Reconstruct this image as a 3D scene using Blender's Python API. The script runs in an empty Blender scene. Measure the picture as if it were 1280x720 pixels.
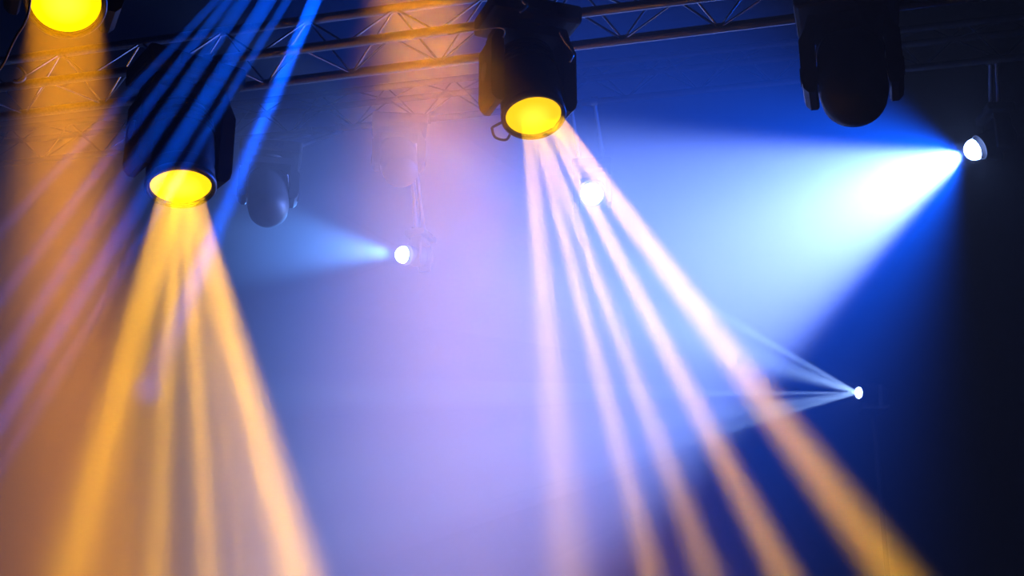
import bpy, bmesh, math, random
from mathutils import Vector, Matrix, Quaternion
random.seed(4)
S = bpy.context.scene
COL = S.collection
R = math.radians

# ------------------------------------------------------------------ camera
CAM = Vector((0, 0, 1.6)); PITCH = R(20); LENS = 50.0; FPX = LENS / 36 * 1280
FWD = Vector((0, math.cos(PITCH), math.sin(PITCH)))
UP = Vector((0, -math.sin(PITCH), math.cos(PITCH)))
RIGHT = Vector((1, 0, 0))
cd = bpy.data.cameras.new('camera'); cam = bpy.data.objects.new('camera', cd); COL.objects.link(cam)
cd.lens = LENS; cd.sensor_width = 36; cd.clip_start = 0.05; cd.clip_end = 200
cam.location = CAM; cam.rotation_euler = (R(90) + PITCH, 0, 0)
S.camera = cam


def ray(px, py):
    return FWD + RIGHT * ((px - 640) / FPX) + UP * ((360 - py) / FPX)


def at(px, py, d):
    return CAM + ray(px, py) * d


def at_z(px, py, z):
    r = ray(px, py)
    return CAM + r * ((z - CAM.z) / r.z)


# ------------------------------------------------------------------ view / render quality
S.view_settings.view_transform = 'Standard'
S.view_settings.look = 'None'
S.view_settings.gamma = 1
S.view_settings.use_curve_mapping = False
S.view_settings.exposure = 0
cy = S.cycles
cy.use_denoising = True
cy.denoiser = 'OPENIMAGEDENOISE'
cy.max_bounces = 3
cy.diffuse_bounces = 1
cy.glossy_bounces = 1
cy.volume_bounces = 0
cy.use_light_tree = True
cy.volume_step_rate = 1.0
cy.volume_max_steps = 64
cy.sample_clamp_indirect = 2.0
w = bpy.data.worlds.new('world'); S.world = w; w.use_nodes = True
w.node_tree.nodes['Background'].inputs[0].default_value = (0, 0, 0, 1)
w.node_tree.nodes['Background'].inputs[1].default_value = 0


# ------------------------------------------------------------------ materials
def mat(name, color, rough=0.5, metal=0.0, noise=0.15, scale=30.0, bump=0.0, spec=0.5):
    m = bpy.data.materials.new(name); m.use_nodes = True
    nt = m.node_tree; b = nt.nodes['Principled BSDF']
    b.inputs['Roughness'].default_value = rough; b.inputs['Metallic'].default_value = metal; b.inputs['Specular IOR Level'].default_value = spec
    tc = nt.nodes.new('ShaderNodeTexCoord'); n = nt.nodes.new('ShaderNodeTexNoise')
    n.inputs['Scale'].default_value = scale; n.inputs['Detail'].default_value = 4
    nt.links.new(tc.outputs['Object'], n.inputs['Vector'])
    rp = nt.nodes.new('ShaderNodeValToRGB')
    rp.color_ramp.elements[0].position = 0.3; rp.color_ramp.elements[1].position = 0.7
    rp.color_ramp.elements[0].color = [c * (1 - noise) for c in color] + [1]
    rp.color_ramp.elements[1].color = [min(1, c * (1 + noise)) for c in color] + [1]
    nt.links.new(n.outputs['Fac'], rp.inputs['Fac'])
    nt.links.new(rp.outputs['Color'], b.inputs['Base Color'])
    if bump:
        bp = nt.nodes.new('ShaderNodeBump'); bp.inputs['Strength'].default_value = bump
        nt.links.new(n.outputs['Fac'], bp.inputs['Height']); nt.links.new(bp.outputs['Normal'], b.inputs['Normal'])
    return m


def lens_mat(name, edge, mid, strength):
    """a lit lens: hot filament image in the middle of the glass"""
    m = bpy.data.materials.new(name); m.use_nodes = True
    nt = m.node_tree; nt.nodes.clear()
    out = nt.nodes.new('ShaderNodeOutputMaterial'); em = nt.nodes.new('ShaderNodeEmission')
    tc = nt.nodes.new('ShaderNodeTexCoord'); mp = nt.nodes.new('ShaderNodeMapping')
    mp.inputs['Scale'].default_value = (11, 11, 11)
    g = nt.nodes.new('ShaderNodeTexGradient'); g.gradient_type = 'SPHERICAL'
    rp = nt.nodes.new('ShaderNodeValToRGB')
    rp.color_ramp.elements[0].color = edge + (1,); rp.color_ramp.elements[1].color = mid + (1,)
    rp.color_ramp.elements[0].position = 0.0; rp.color_ramp.elements[1].position = 0.8
    nt.links.new(tc.outputs['Object'], mp.inputs['Vector']); nt.links.new(mp.outputs['Vector'], g.inputs['Vector'])
    nt.links.new(g.outputs['Fac'], rp.inputs['Fac']); nt.links.new(rp.outputs['Color'], em.inputs['Color'])
    em.inputs['Strength'].default_value = strength
    nt.links.new(em.outputs[0], out.inputs['Surface'])
    return m


M = {
    'plastic': mat('black_plastic', (0.008, 0.008, 0.009), 0.55, 0, 0.2, 60, 0.05, 0.2),
    'alu': mat('brushed_aluminium', (0.30, 0.30, 0.31), 0.34, 1.0, 0.12, 80),
    'darkmetal': mat('dark_metal', (0.06, 0.06, 0.065), 0.4, 0.6, 0.2, 50),
    'steel': mat('bright_steel', (0.7, 0.7, 0.72), 0.22, 1.0, 0.08, 90),
    'rubber': mat('cable_rubber', (0.02, 0.02, 0.02), 0.3, 0, 0.2, 90),
    'black': mat('black_wall_paint', (0.004, 0.004, 0.0045), 0.95, 0, 0.25, 3, 0, 0.05),
    'blacktruss': mat('black_painted_truss', (0.006, 0.006, 0.007), 0.7, 0, 0.2, 40, 0, 0.1),
    'floor': mat('stage_floor', (0.02, 0.02, 0.022), 0.6, 0, 0.3, 6),
    'deadlens': mat('dark_lens_glass', (0.01, 0.012, 0.02), 0.12, 0, 0.1, 20),
    'amberlens': lens_mat('amber_lens', (1.0, 0.55, 0.0), (1.0, 0.85, 0.03), 1.9),
    'whitelens': lens_mat('white_lens', (0.5, 0.8, 2.0), (0.6, 0.9, 2.0), 25),
    'bluelens': lens_mat('blue_lens', (0.02, 0.2, 1.0), (0.1, 0.4, 1.4), 1.0),
}


# ------------------------------------------------------------------ mesh helpers
def link(name, bm, m, parent=None, loc=None, smooth=False):
    bmesh.ops.recalc_face_normals(bm, faces=bm.faces)
    me = bpy.data.meshes.new(name); bm.to_mesh(me); bm.free()
    if smooth:
        for p in me.polygons: p.use_smooth = True
    me.materials.append(m)
    o = bpy.data.objects.new(name, me); COL.objects.link(o)
    if parent: o.parent = parent
    if loc is not None: o.location = loc
    return o


def box(bm, c, s, mtx=None, bevel=0.0):
    r = bmesh.ops.create_cube(bm, size=1)
    vs = r['verts']
    bmesh.ops.scale(bm, vec=s, verts=vs)
    if bevel:
        es = list({e for v in vs for e in v.link_edges})
        rb = bmesh.ops.bevel(bm, geom=es, offset=bevel, segments=2, affect='EDGES', profile=0.6)
        vs = list({v for f in rb['faces'] for v in f.verts} | {v for v in vs if v.is_valid})
    bmesh.ops.translate(bm, vec=Vector(c), verts=vs)
    if mtx is not None: bmesh.ops.transform(bm, matrix=mtx, verts=vs)


def tube(bm, a, b, r, n=12):
    a = Vector(a); b = Vector(b); d = b - a
    q = d.to_track_quat('Z', 'Y').to_matrix().to_4x4()
    bmesh.ops.create_cone(bm, cap_ends=True, segments=n, radius1=r, radius2=r, depth=d.length,
                          matrix=Matrix.Translation((a + b) / 2) @ q)


def path_tube(bm, pts, r, n=8):
    """smooth tube through points (Catmull-Rom)"""
    P = [Vector(p) for p in pts]; Q = []
    for i in range(len(P) - 1):
        p0 = P[max(i - 1, 0)]; p1 = P[i]; p2 = P[i + 1]; p3 = P[min(i + 2, len(P) - 1)]
        for k in range(6):
            t = k / 6
            Q.append(0.5 * ((2 * p1) + (p2 - p0) * t + (2 * p0 - 5 * p1 + 4 * p2 - p3) * t * t + (3 * p1 - p0 - 3 * p2 + p3) * t ** 3))
    Q.append(P[-1])
    rings = []
    for i, q in enumerate(Q):
        d = (Q[min(i + 1, len(Q) - 1)] - Q[max(i - 1, 0)]).normalized()
        x = d.cross(Vector((0.31, 0.2, 0.93))).normalized(); y = d.cross(x)
        rings.append([bm.verts.new(q + (x * math.cos(2 * math.pi * k / n) + y * math.sin(2 * math.pi * k / n)) * r) for k in range(n)])
    for i in range(len(rings) - 1):
        for k in range(n):
            bm.faces.new((rings[i][k], rings[i][(k + 1) % n], rings[i + 1][(k + 1) % n], rings[i + 1][k]))
    bm.faces.new(rings[0]); bm.faces.new(list(reversed(rings[-1])))


def lathe(bm, prof, mtx, n=40):
    """prof: (radius, s) pairs along local +Z"""
    rings = []
    for r, s in prof:
        if r < 1e-5:
            rings.append([bm.verts.new(mtx @ Vector((0, 0, s)))])
        else:
            rings.append([bm.verts.new(mtx @ Vector((r * math.cos(2 * math.pi * k / n), r * math.sin(2 * math.pi * k / n), s))) for k in range(n)])
    for a, b in zip(rings[:-1], rings[1:]):
        for k in range(n):
            if len(a) == 1: bm.faces.new((a[0], b[(k + 1) % n], b[k]))
            elif len(b) == 1: bm.faces.new((a[k], a[(k + 1) % n], b[0]))
            else: bm.faces.new((a[k], a[(k + 1) % n], b[(k + 1) % n], b[k]))


def prism(bm, poly, y0, y1, mtx):
    """polygon in local XZ extruded along local Y"""
    A = [bm.verts.new(mtx @ Vector((x, y0, z))) for x, z in poly]
    B = [bm.verts.new(mtx @ Vector((x, y1, z))) for x, z in poly]
    n = len(poly)
    for i in range(n): bm.faces.new((A[i], A[(i + 1) % n], B[(i + 1) % n], B[i]))
    bm.faces.new(A); bm.faces.new(list(reversed(B)))


def tag(o, label, cat, group=None, kind=None):
    o['label'] = label; o['category'] = cat
    if group: o['group'] = group
    if kind: o['kind'] = kind


def empty(name, loc):
    e = bpy.data.objects.new(name, None); COL.objects.link(e); e.location = loc; e.empty_display_size = 0.1
    return e


# ------------------------------------------------------------------ the setting
def struct(name, c, s, m):
    bm = bmesh.new(); box(bm, (0, 0, 0), s)
    o = link(name, bm, m, loc=c); o['kind'] = 'structure'
    return o


XL, XR, YF, YB, ZT = -9.0, 9.0, -4.0, 17.0, 13.0
struct('floor', ((XL + XR) / 2, (YF + YB) / 2, -0.1), (XR - XL + .6, YB - YF + .6, 0.2), M['floor'])
struct('ceiling', ((XL + XR) / 2, (YF + YB) / 2, ZT + 0.1), (XR - XL + .6, YB - YF + .6, 0.2), M['black'])
struct('wall_left', (XL - .1, (YF + YB) / 2, ZT / 2), (0.2, YB - YF, ZT), M['black'])
struct('wall_right', (XR + .1, (YF + YB) / 2, ZT / 2), (0.2, YB - YF, ZT), M['black'])
struct('wall_back', ((XL + XR) / 2, YB + .1, ZT / 2), (XR - XL + .4, 0.2, ZT), M['black'])
struct('wall_front', ((XL + XR) / 2, YF - .1, ZT / 2), (XR - XL + .4, 0.2, ZT), M['black'])

# the haze that fills the room
SIGMA = 0.12
hm = bpy.data.materials.new('stage_haze'); hm.use_nodes = True
nt = hm.node_tree; nt.nodes.clear()
out = nt.nodes.new('ShaderNodeOutputMaterial'); vs = nt.nodes.new('ShaderNodeVolumeScatter')
vs.inputs['Color'].default_value = (1, 1, 1, 1); vs.inputs['Density'].default_value = SIGMA
vs.inputs['Anisotropy'].default_value = 0.0
nt.links.new(vs.outputs[0], out.inputs['Volume'])
# haze density shaped to dim the flood at left; thick over middle and right
tc = nt.nodes.new('ShaderNodeTexCoord'); sx = nt.nodes.new('ShaderNodeSeparateXYZ')
mr = nt.nodes.new('ShaderNodeMapRange'); mr.interpolation_type = 'SMOOTHSTEP'
mr.inputs['From Min'].default_value = -2.0; mr.inputs['From Max'].default_value = 0.4
mr.inputs['To Min'].default_value = SIGMA * .06; mr.inputs['To Max'].default_value = SIGMA
nt.links.new(tc.outputs['Object'], sx.inputs[0]); sk = nt.nodes.new('ShaderNodeMath'); sk.operation = 'MULTIPLY_ADD'; sk.inputs[1].default_value = .22
nt.links.new(sx.outputs['Y'], sk.inputs[0]); nt.links.new(sx.outputs['X'], sk.inputs[2])
nt.links.new(sk.outputs[0], mr.inputs['Value'])
nt.links.new(mr.outputs[0], vs.inputs['Density'])
hm.cycles.volume_sampling = 'EQUIANGULAR'
bm = bmesh.new(); box(bm, (0, 0, 0), (XR - XL - .02, YB - YF - .02, ZT - .02))
hz = link('haze', bm, hm, loc=((XL + XR) / 2, (YF + YB) / 2, ZT / 2))
tag(hz, 'thin smoke haze filling the dark hall and catching the beams', 'haze', kind='stuff')


# ------------------------------------------------------------------ trusses
def truss(name, label, a, b, side, apex, cell, rt=0.0235, rb=0.0055, m='alu'):
    """triangular truss, chords a->b, plus offsets side (third chord) and apex (second)"""
    root = empty(name, (a + b) / 2); o = root.location
    tag(root, label, 'truss', 'lighting trusses across the hall')
    chords = [(a, b), (a + apex, b + apex), (a + side, b + side)]
    for p, q in chords:
        bm = bmesh.new(); tube(bm, p - o, q - o, rt, 16); link('chord', bm, M[m], root, smooth=False)
    L = (b - a).length; n = int(L / cell)
    offs = [Vector((0, 0, 0)), apex, side]
    for i, j in ((0, 1), (1, 2), (0, 2)):
        for k in range(n):
            p = a.lerp(b, k / n) + offs[i]; q = a.lerp(b, (k + .5) / n) + offs[j]; r_ = a.lerp(b, (k + 1) / n) + offs[i]
            bm = bmesh.new(); tube(bm, p - o, q - o, rb, 8); tube(bm, q - o, r_ - o, rb, 8)
            link('brace', bm, M['steel' if m == 'alu' else m], root)
    return root


ZM = CAM.z + 3.4
MA = at_z(-420, 146 + 420 * .1235, ZM); MB_ = at_z(1560, 146 - 1560 * .1235, ZM)
vmid = ray(640, 67).normalized(); vup = (RIGHT.cross(vmid)).normalized()
m_apex = vup * 0.145 - vmid * 0.24; m_side = vup * 0.286
truss('lighting_truss', 'aluminium triangular truss crossing the top of the view behind the amber fixtures', MA, MB_, m_side, m_apex, 0.45)

ZK = CAM.z + 4.7
KA = at_z(-300, 205 + 300 * .105, ZK); KB = at_z(1560, 205 - 1560 * .105, ZK)
truss('lighting_truss', 'dim distant truss behind the main truss, carrying the white spotlights', KA, KB, Vector((0, .12, .25)), Vector((0, -.15, .22)), 0.5, m='blacktruss')

NA = Vector((-4.2, 4.72, 5.5)); NB = Vector((2.8, 4.42, 5.5))
truss('lighting_truss', 'near truss over the top edge, carrying the clipped amber fixture', NA, NB, Vector((0, .14, .26)), Vector((0, .28, 0)), 0.45)


def on_line(a, b, px):
    """point of the level line a-b seen at column px"""
    best = min((abs(640 + FPX * (a.lerp(b, t / 4000) - CAM).dot(RIGHT) / (a.lerp(b, t / 4000) - CAM).dot(FWD) - px), t) for t in range(4001))
    return a.lerp(b, best[1] / 4000)


# ------------------------------------------------------------------ moving heads
GROUP = 'moving head lights on the trusses'


def moving_head(label, lens, ldir, s, bar, lens_m, yaw=None, L=0.23, name='moving_head_spotlight', lens_label=None, tail=1.0, dome=False, handle=False, drop=.172):
    """lens: world point at the middle of the lens, ldir: where it points, s: size factor, top_z: height of what it hangs from"""
    ldir = ldir.normalized()
    piv = lens - ldir * (L * s)
    root = empty(name, piv)
    tag(root, label, 'spotlight', GROUP)
    if yaw is None:
        ax = Vector((ldir.y, -ldir.x, 0))
        ax = ax.normalized() if ax.length > .05 else Vector((1, 0, 0))
        if ax.x < 0: ax = -ax
    else:
        ax = Vector((math.cos(yaw), math.sin(yaw), 0))
    fy = Vector((0, 0, 1)).cross(ax)
    Y = Matrix((ax, fy, Vector((0, 0, 1)))).transposed().to_4x4() @ Matrix.Scale(s, 4)
    # head frame: +Z along the beam
    hy = ldir.cross(ax).normalized(); hx = hy.cross(ldir)
    H = Matrix((hx, hy, ldir)).transposed().to_4x4() @ Matrix.Scale(s, 4)
    prof = [(0, -.19), (.07, -.187), (.105, -.165), (.125, -.12), (.138, -.05), (.142, 0), (.142, .10), (.137, .15), (.141, .155),
            (.141, .225), (.134, .235), (.126, .235), (.124, .222), (0, .222)]
    if tail != 1.0: prof[:4] = [(0, -.19), (.055, -.187), (.095, -.175), (.130, -.150), (.141, -.10)]
    prof = [(r_, z_ * tail if z_ < 0 else z_) for r_, z_ in prof]
    bm = bmesh.new(); lathe(bm, prof, H)
    for k in range(5 if tail == 1.0 else 0):                      # cooling fins round the back of the head
        z = -.03 - .026 * k
        lathe(bm, [(.13, z), (.149 - .004 * k, z), (.149 - .004 * k, z + .009), (.13, z + .009)], H)
    hd = link('head', bm, M['plastic'], root, smooth=True)
    hd.data.set_sharp_from_angle(angle=R(35))
    bm = bmesh.new()
    lathe(bm, [(.131, .226), (.131, .243), (.140, .243), (.146, .236), (.146, .212), (.140, .208), (.136, .212)], H)
    bz = link('bezel', bm, M['darkmetal'], hd, smooth=True)
    bm = bmesh.new()
    lathe(bm, [(.118 * math.cos(R(10 * k)), .118 * math.sin(R(10 * k)) + .065) for k in range(9)] + [(0, .183)] if dome else [(.1245, -.006), (.11, -.002), (.08, .003), (.04, .006), (0, .007)], Matrix.Identity(4))
    ln = link('lens', bm, lens_m, hd, smooth=True)
    ln.matrix_local = Matrix.Translation(H @ Vector((0, 0, .229))) @ H
    if lens_label: ln['label'] = lens_label
    # carrying handle at the rim
    bm = bmesh.new()
    if handle: path_tube(bm, [H @ Vector(p) for p in ((-.10, -.10, .19), (-.145, -.125, .21), (-.155, -.12, .235), (-.13, -.15, .25), (-.07, -.165, .235), (-.05, -.13, .19))], .006 * s)
    if handle: link('handle', bm, M['darkmetal'], hd, smooth=True)
    # yoke: two arms and a crossbar, bevelled shoulders
    arm = [(.144, -drop + .012), (.152, -drop), (.18, -drop), (.20, -drop + .022), (.206, -drop + .052), (.206, .13), (.168, .205), (.144, .215)]
    bm = bmesh.new()
    for sg in (1, -1):
        prism(bm, [(x * sg, z) for x, z in arm], -.085, .085, Y)
    prism(bm, [(-.175, .195), (.175, .195), (.16, .245), (-.16, .245)], -.085, .085, Y)
    yk = link('yoke', bm, M['plastic'], root)
    for sg in (1, -1):
        bm = bmesh.new(); tube(bm, Y @ Vector((.13 * sg, 0, 0)), Y @ Vector((.212 * sg, 0, 0)), .04 * s, 20)
        link('tilt_lock', bm, M['darkmetal'], yk)
    # base with display end and connector lip
    bm = bmesh.new()
    box(bm, (0, 0, .302), (.43, .30, .088), Y, 0.02)
    lathe(bm, [(0, .24), (.10, .24), (.10, .262), (0, .262)], Y, 28)
    bs = link('base', bm, M['plastic'], root)
    bm = bmesh.new(); box(bm, (0, -.1525, .304), (.17, .006, .05), Y, 0.002); link('display', bm, M['deadlens'], bs)
    # clamps up to the bar
    zb = .346 * s
    bar_a, bar_b = bar
    bd = (bar_b - bar_a).normalized(); bh = Vector((bd.x, bd.y, 0)).normalized()
    for sg in (1, -1):
        bm = bmesh.new()
        c = ax * (.13 * s * sg)
        w_ = piv + c - bar_a
        t = Vector((w_.x, w_.y, 0)).dot(bh)
        ring = bar_a + bd * (t / bh.dot(bd)) - piv           # where the clamp grips the tube
        box(bm, (c.x, c.y, zb + .006), (.07, .07, .014))
        tube(bm, c + Vector((0, 0, zb)), ring - Vector((0, 0, .028)), .015, 12)
        lathe(bm, [(.026, -.022), (.036, -.022), (.036, .022), (.026, .022), (.026, -.022)],
              Matrix.Translation(ring) @ bd.to_track_quat('Z', 'Y').to_matrix().to_4x4(), 20)
        link('clamp', bm, M['darkmetal'], root)
    print('HEAD', [round(v, 2) for v in piv], 'base top', round(piv.z + zb, 3), 'bar', round(min(ring.z, 9) + piv.z, 3), 'dy', round(ring.y, 2))
    return root, piv, H


def add_light(kind, root, pos, direction, color, power, name, **kw):
    ld = bpy.data.lights.new(name, kind); ld.color = color; ld.energy = power
    o = bpy.data.objects.new(name, ld); COL.objects.link(o)
    q = direction.normalized().to_track_quat('-Z', 'Y').to_matrix().to_4x4()
    o.parent = root
    o.matrix_local = Matrix.Translation(pos - root.location) @ q
    if kind == 'AREA':
        ld.shape = 'DISK'; ld.size = kw['size']; ld.spread = R(kw['spread'])
    else:
        ld.spot_size = R(kw['cone']); ld.spot_blend = kw['blend']; ld.shadow_soft_size = kw.get('size', .03)
    return o


AMBER = (1.0, 0.48, 0.0)
WARM = (1.0, 0.33, 0.0)
DEEP = (0.0, 0.09, 1.0)
SKYB = (0.19, 0.31, 1.0)
VIOL = (0.2, 0.28, 1.0)


def beam(root, sx, sy, sd, ex, ey, ed, color, power, size, spread, name='beam_lamp'):
    p = at(sx, sy, sd); q = at(ex, ey, ed); d = (q - p)
    return add_light('AREA', root, p, d, color, power, name, size=size, spread=spread)


def view_dir(px, py, down, side=0.0):
    """direction that leans `down` degrees from straight-at-the-camera towards the bottom of the picture"""
    v = -(ray(px, py).normalized())
    dn = (RIGHT.cross(v)).normalized()
    if dn.z > 0: dn = -dn
    return (v * math.cos(R(down)) + dn * math.sin(R(down)) + RIGHT * side).normalized()


B_A, B_B = MA + m_apex, MB_ + m_apex
ZB = B_A.z


def on_truss_depth(px):
    p = on_line(B_A, B_B, px); return (p - CAM).dot(FWD), p.z


# --- centre amber fixture with five beams
d, z = on_truss_depth(667); d2 = d - .36
root, piv, H = moving_head('black moving head with yellow lens above the centre fan of amber beams', at(667, 145, d2), view_dir(667, 145, 46, .12), 0.98, (B_A, B_B), M['amberlens'], handle=True, lens_label='glowing yellow lens')
ez = d2 - 1.7
for sx, ex, pw, sz, sp in ((660, 711, 4.8, .065, 5.5), (668, 815, 3.6, .05, 3.2), (673, 886, 3.6, .05, 3.4), (685, 980, 5.6, .055, 3.4), (696, 1118, 9.5, .075, 4.4)):
    beam(root, sx, 152, d2 - .05, ex, 720, ez, AMBER, pw, sz, sp)

# --- left amber fixture
d, z = on_truss_depth(226); d1 = d - .34
root, piv, H = moving_head('black moving head with yellow lens over the left cone of amber beams', at(226, 233, d1), view_dir(226, 233, 54), 1.13, (B_A, B_B), M['amberlens'], lens_label='glowing yellow lens')
ez = d1 - 1.7
for sx, ex, pw, sz, sp in ((214, 88, 66, .12, 6.2), (220, 150, 10, .09, 5), (222, 194, 16, .06, 3.6), (230, 262, 13, .06, 3.4), (234, 310, 9, .08, 5), (240, 370, 36, .10, 5.6), (228, 235, 45, .12, 24)):
    beam(root, sx, 240, d1 - .05, ex, 720, ez, AMBER, pw, sz, sp)

# --- dark unlit head on the right end of the main truss
d, z = on_truss_depth(1065)
dir_r = Vector((.16, .6, .78)).normalized()
piv_r = at(1065, 90, d - .18)
root, piv, H = moving_head('unlit black moving head silhouetted on the right of the main truss', piv_r + dir_r * .23 * 1.03, dir_r, 1.02, (B_A, B_B), M['deadlens'], yaw=-.26, tail=1.75, drop=.115)

# --- near truss: amber fixture clipped by the top edge
dn = 5.4
root, piv, H = moving_head('black moving head with big yellow lens cut off by the top edge', at(82, 3, dn), view_dir(82, 3, 28, -.05), 1.05, (NA, NB), M['amberlens'], lens_label='glowing yellow lens')
beam(root, 82, 10, dn - .1, 75, 720, dn - .8, WARM, 230, .27, 22)
beam(root, 82, 10, dn - .1, 60, 720, dn - .2, WARM, 20, .25, 50)

# --- near truss: amber fixture just above the frame
root, piv, H = moving_head('amber moving head above the frame pouring an orange column past the truss', at(512, -70, dn), view_dir(512, -70, 45, .1), 1.05, (NA, NB), M['amberlens'], lens_label='glowing yellow lens')
beam(root, 515, -60, dn - .1, 620, 720, dn + .3, WARM, 12, .32, 60)
beam(root, 515, -60, dn - .1, 590, 720, dn + 2.0, WARM, 38, .32, 44)

# --- near truss: blue fan fixture above the frame
db = 5.0
root, piv, H = moving_head('moving head at the top edge throwing a fan of deep blue beams', at(345, -75, db), view_dir(345, -75, 45, -.25), 1.45, (NA, NB), M['bluelens'], lens_label='glowing blue lens')
for (sx, sy, ex, ey, pw, sz, sp) in ((397, -8, 272, 285, 10, .05, 2.0), (364, -8, 200, 260, 4, .03, 2.4), (340, -8, 0, 530, 13, .055, 2.4), (309, -8, 0, 455, 9, .05, 2.4), (291, -8, 0, 375, 6, .035, 2.4), (278, -8, 0, 290, 4, .03, 2.4)):
    beam(root, sx, sy, db - .12, ex, ey, 8.5 if ex == 272 else db - .25, DEEP, pw, sz, sp)

# --- white-blue fixtures on the distant truss
def back_depth(px):
    p = on_line(KA, KB, px); return (p - CAM).dot(FWD), p.z


def side_dir(px, py, ang, theta):
    """direction theta degrees off the line to the camera, leaning to image angle ang"""
    v = ray(px, py).normalized(); up = RIGHT.cross(v).normalized(); rt = v.cross(up)
    return -v * math.cos(R(theta)) + (rt * math.cos(R(ang)) + up * math.sin(R(ang))) * math.sin(R(theta))


d, z = back_depth(1225)
p = at(1225, 184, d)
fd = side_dir(1225, 184, 204, 62)
root, piv, H = moving_head('white hot spotlight at right edge flooding the hall with pale blue light', p, fd, 0.62, (KA, KB), M['whitelens'], dome=True, lens_label='blown-out white lens')
add_light('SPOT', root, p + fd * .13, fd, SKYB, 13000, 'flood_lamp', cone=56, blend=.42, size=.05)
add_light('SPOT', root, p + fd * .13, side_dir(1225, 184, 211, 58), (.6, .68, .9), 2400, 'core_lamp', cone=46, blend=1.0, size=.05)
add_light('SPOT', root, p + fd * .13, side_dir(1225, 184, 203, 62), DEEP, 2700, 'spill_lamp', cone=120, blend=1.0, size=.05)

d, z = back_depth(740)
p = at(740, 242, d); aim = at(660, 480, 4.0)
root, piv, H = moving_head('white spotlight glaring through the centre amber beams', p, aim - p, 0.66, (KA, KB), M['whitelens'], dome=True, lens_label='blown-out white lens')
fd = (aim - p).normalized()
add_light('SPOT', root, p + fd * .13, fd, VIOL, 350, 'flood_lamp', cone=60, blend=1.0, size=.05)

p = at(509, 319, back_depth(509)[0] - .1); aim = p + side_dir(509, 319, 174, 52)
root, piv, H = moving_head('small white spotlight left of centre with a pale blue cone pointing left', p, aim - p, 0.52, (KA, KB), M['whitelens'], dome=True, yaw=1.2, lens_label='blown-out white lens')
fd = (aim - p).normalized()
add_light('SPOT', root, p + fd * .13, fd, (.1, .33, 1), 2000, 'flood_lamp', cone=38, blend=.7, size=.05)

d, z = back_depth(335)
dr = Vector((-.15, .6, .75)).normalized()
root, piv, H = moving_head('unlit round moving head, dark blue in the haze, right of the left amber fixture', at(335, 243, d - 1.3) + dr * .23, dr, .95, (KA, KB), M['deadlens'], yaw=.19, tail=1.7, drop=.06)
d, z = back_depth(500)
root, piv, H = moving_head('faint unlit moving head lost in the pink haze on the distant truss', at(498, 200, d - .45) + dr * .2, dr, 0.9, (KA, KB), M['deadlens'], yaw=.1, tail=1.4, drop=.06)


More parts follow.
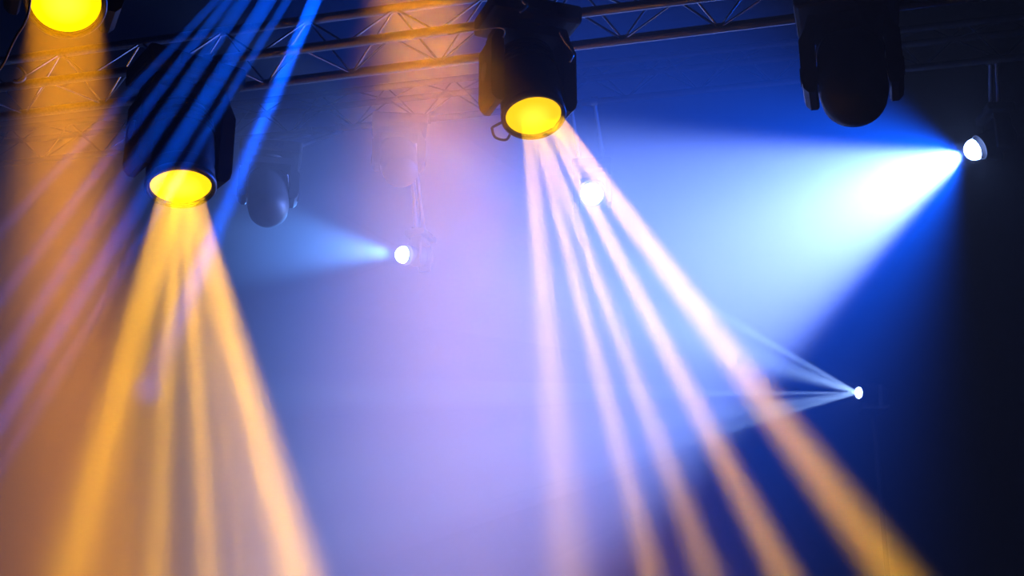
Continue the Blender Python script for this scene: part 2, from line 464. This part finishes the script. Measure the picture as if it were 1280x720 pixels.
# --- small fixture low on the right, on a tall stand
def floor_light(px, py, d):
    p = at(px, py, d)
    root = empty('stand_spotlight', Vector((p.x + .16, p.y + .05, 0)))
    tag(root, 'small white spotlight on a tall stand low on the right', 'spotlight')
    o = root.location
    aim = at(760, 480, d - 1.0); fd = (aim - p).normalized()
    q = fd.to_track_quat('Z', 'Y').to_matrix().to_4x4(); Hm = Matrix.Translation(p - o) @ q
    bm = bmesh.new()
    lathe(bm, [(0, -.24), (.05, -.24), (.075, -.20), (.08, -.08), (.065, -.03), (.06, .012), (.052, .012), (.05, 0), (0, 0)], Hm, 28)
    hd = link('head', bm, M['plastic'], root, smooth=True); hd.data.set_sharp_from_angle(angle=R(35))
    bm = bmesh.new(); lathe(bm, [(.045, 0), (.03, .005), (0, .008)], Matrix.Identity(4), 24)
    ln = link('lens', bm, M['whitelens'], hd, smooth=True); ln.matrix_local = Hm @ Matrix.Translation((0, 0, .004)); ln['label'] = 'blown-out white lens'
    hc = Hm @ Vector((0, 0, -.12))
    bm = bmesh.new()
    for sg in (1, -1):
        n_ = fd.cross(Vector((0, 0, 1))).normalized() * sg * .095
        box(bm, (hc.x + n_.x, hc.y + n_.y, hc.z - .05), (.03, .03, .18))
    box(bm, (hc.x, hc.y, hc.z - .14), (.20, .20, .02))
    link('bracket', bm, M['darkmetal'], root)
    bm = bmesh.new(); tube(bm, (hc.x, hc.y, .25), (hc.x, hc.y, hc.z - .14), .02, 12); link('pole', bm, M['plastic'], root)
    bm = bmesh.new(); tube(bm, (hc.x, hc.y, .20), (hc.x, hc.y, 1.6), .028, 12); link('sleeve', bm, M['plastic'], root)
    for k in range(3):
        a = 2 * math.pi * k / 3
        bm = bmesh.new(); tube(bm, (hc.x, hc.y, .75), (hc.x + .6 * math.cos(a), hc.y + .6 * math.sin(a), .015), .015, 8); link('leg', bm, M['darkmetal'], root)
    # safety hook hanging beside the head
    bm = bmesh.new()
    b0 = at(1103, 515, d) - o
    path_tube(bm, [hc + Vector((0, 0, -.13)), (hc + b0) / 2 + Vector((.02, 0, -.07)), b0 + Vector((-.05, 0, -.02)), b0, b0 + Vector((.06, 0, .05))], .012)
    link('safety_hook', bm, M['steel'], root, smooth=True)
    for ex, ey, pw, sz, sp in ((900, 392, 3.5, .03, 5.0), (900, 492, 1.6, .02, 3.0), (900, 540, 2.5, .03, 5), (900, 430, 10, .04, 16), (900, 520, 5, .04, 10)):
        t = at(ex, ey, d - .6)
        add_light('AREA', root, p + fd * .02, t - p, (.3, .5, 1), pw, 'beam_lamp', size=sz, spread=sp)
    return root


floor_light(1074, 491, 11.0)

# ------------------------------------------------------------------ cables and hooks by the fixtures
def cable(name, label, pts, r, m, cat='cable'):
    P = [Vector(p) for p in pts]; o = P[0]
    bm = bmesh.new(); path_tube(bm, [p - o for p in P], r)
    c = link(name, bm, M[m], loc=o, smooth=True); tag(c, label, cat)
    return c


dd = 5.2
cable('power_cable', 'thin dark cable looping down at the top left corner beside the clipped yellow lens', [NA.lerp(NB, .262) + Vector((0, 0, -.03))] + [at(*p, dd) for p in ((38, -60), (39, -20), (36, 12), (30, 30), (21, 44), (12, 62), (5, 78), (-8, 96))], .005, 'rubber')
dm = on_truss_depth(25)[0]
cable('shackle', 'curved steel hook on the truss at the far left', [at(*p, dm - .15) for p in ((22, 83), (27, 87), (31, 93), (29, 99), (22, 102), (17, 101))], .010, 'steel', 'hook')
d2b = on_truss_depth(640)[0]
cable('safety_cable', 'steel safety cable looped right of the centre amber fixture', [at(*p, d2b - .57) for p in ((700, 40), (706, 52), (713, 60), (716, 68), (712, 77))], .006, 'steel')
cable('safety_cable', 'thin steel wire bracket left of the centre amber fixture', [at(*p, d2b - .57) for p in ((560, 43), (590, 38), (612, 35), (627, 35), (631, 40), (629, 47))], .004, 'steel')
cable('steel_hook', 'bent bright steel hook above the centre amber fixture', [at(*p, d2b - .57) for p in ((652, -6), (654, 2), (658, 6), (655, 11), (649, 15))], .008, 'steel', 'hook')
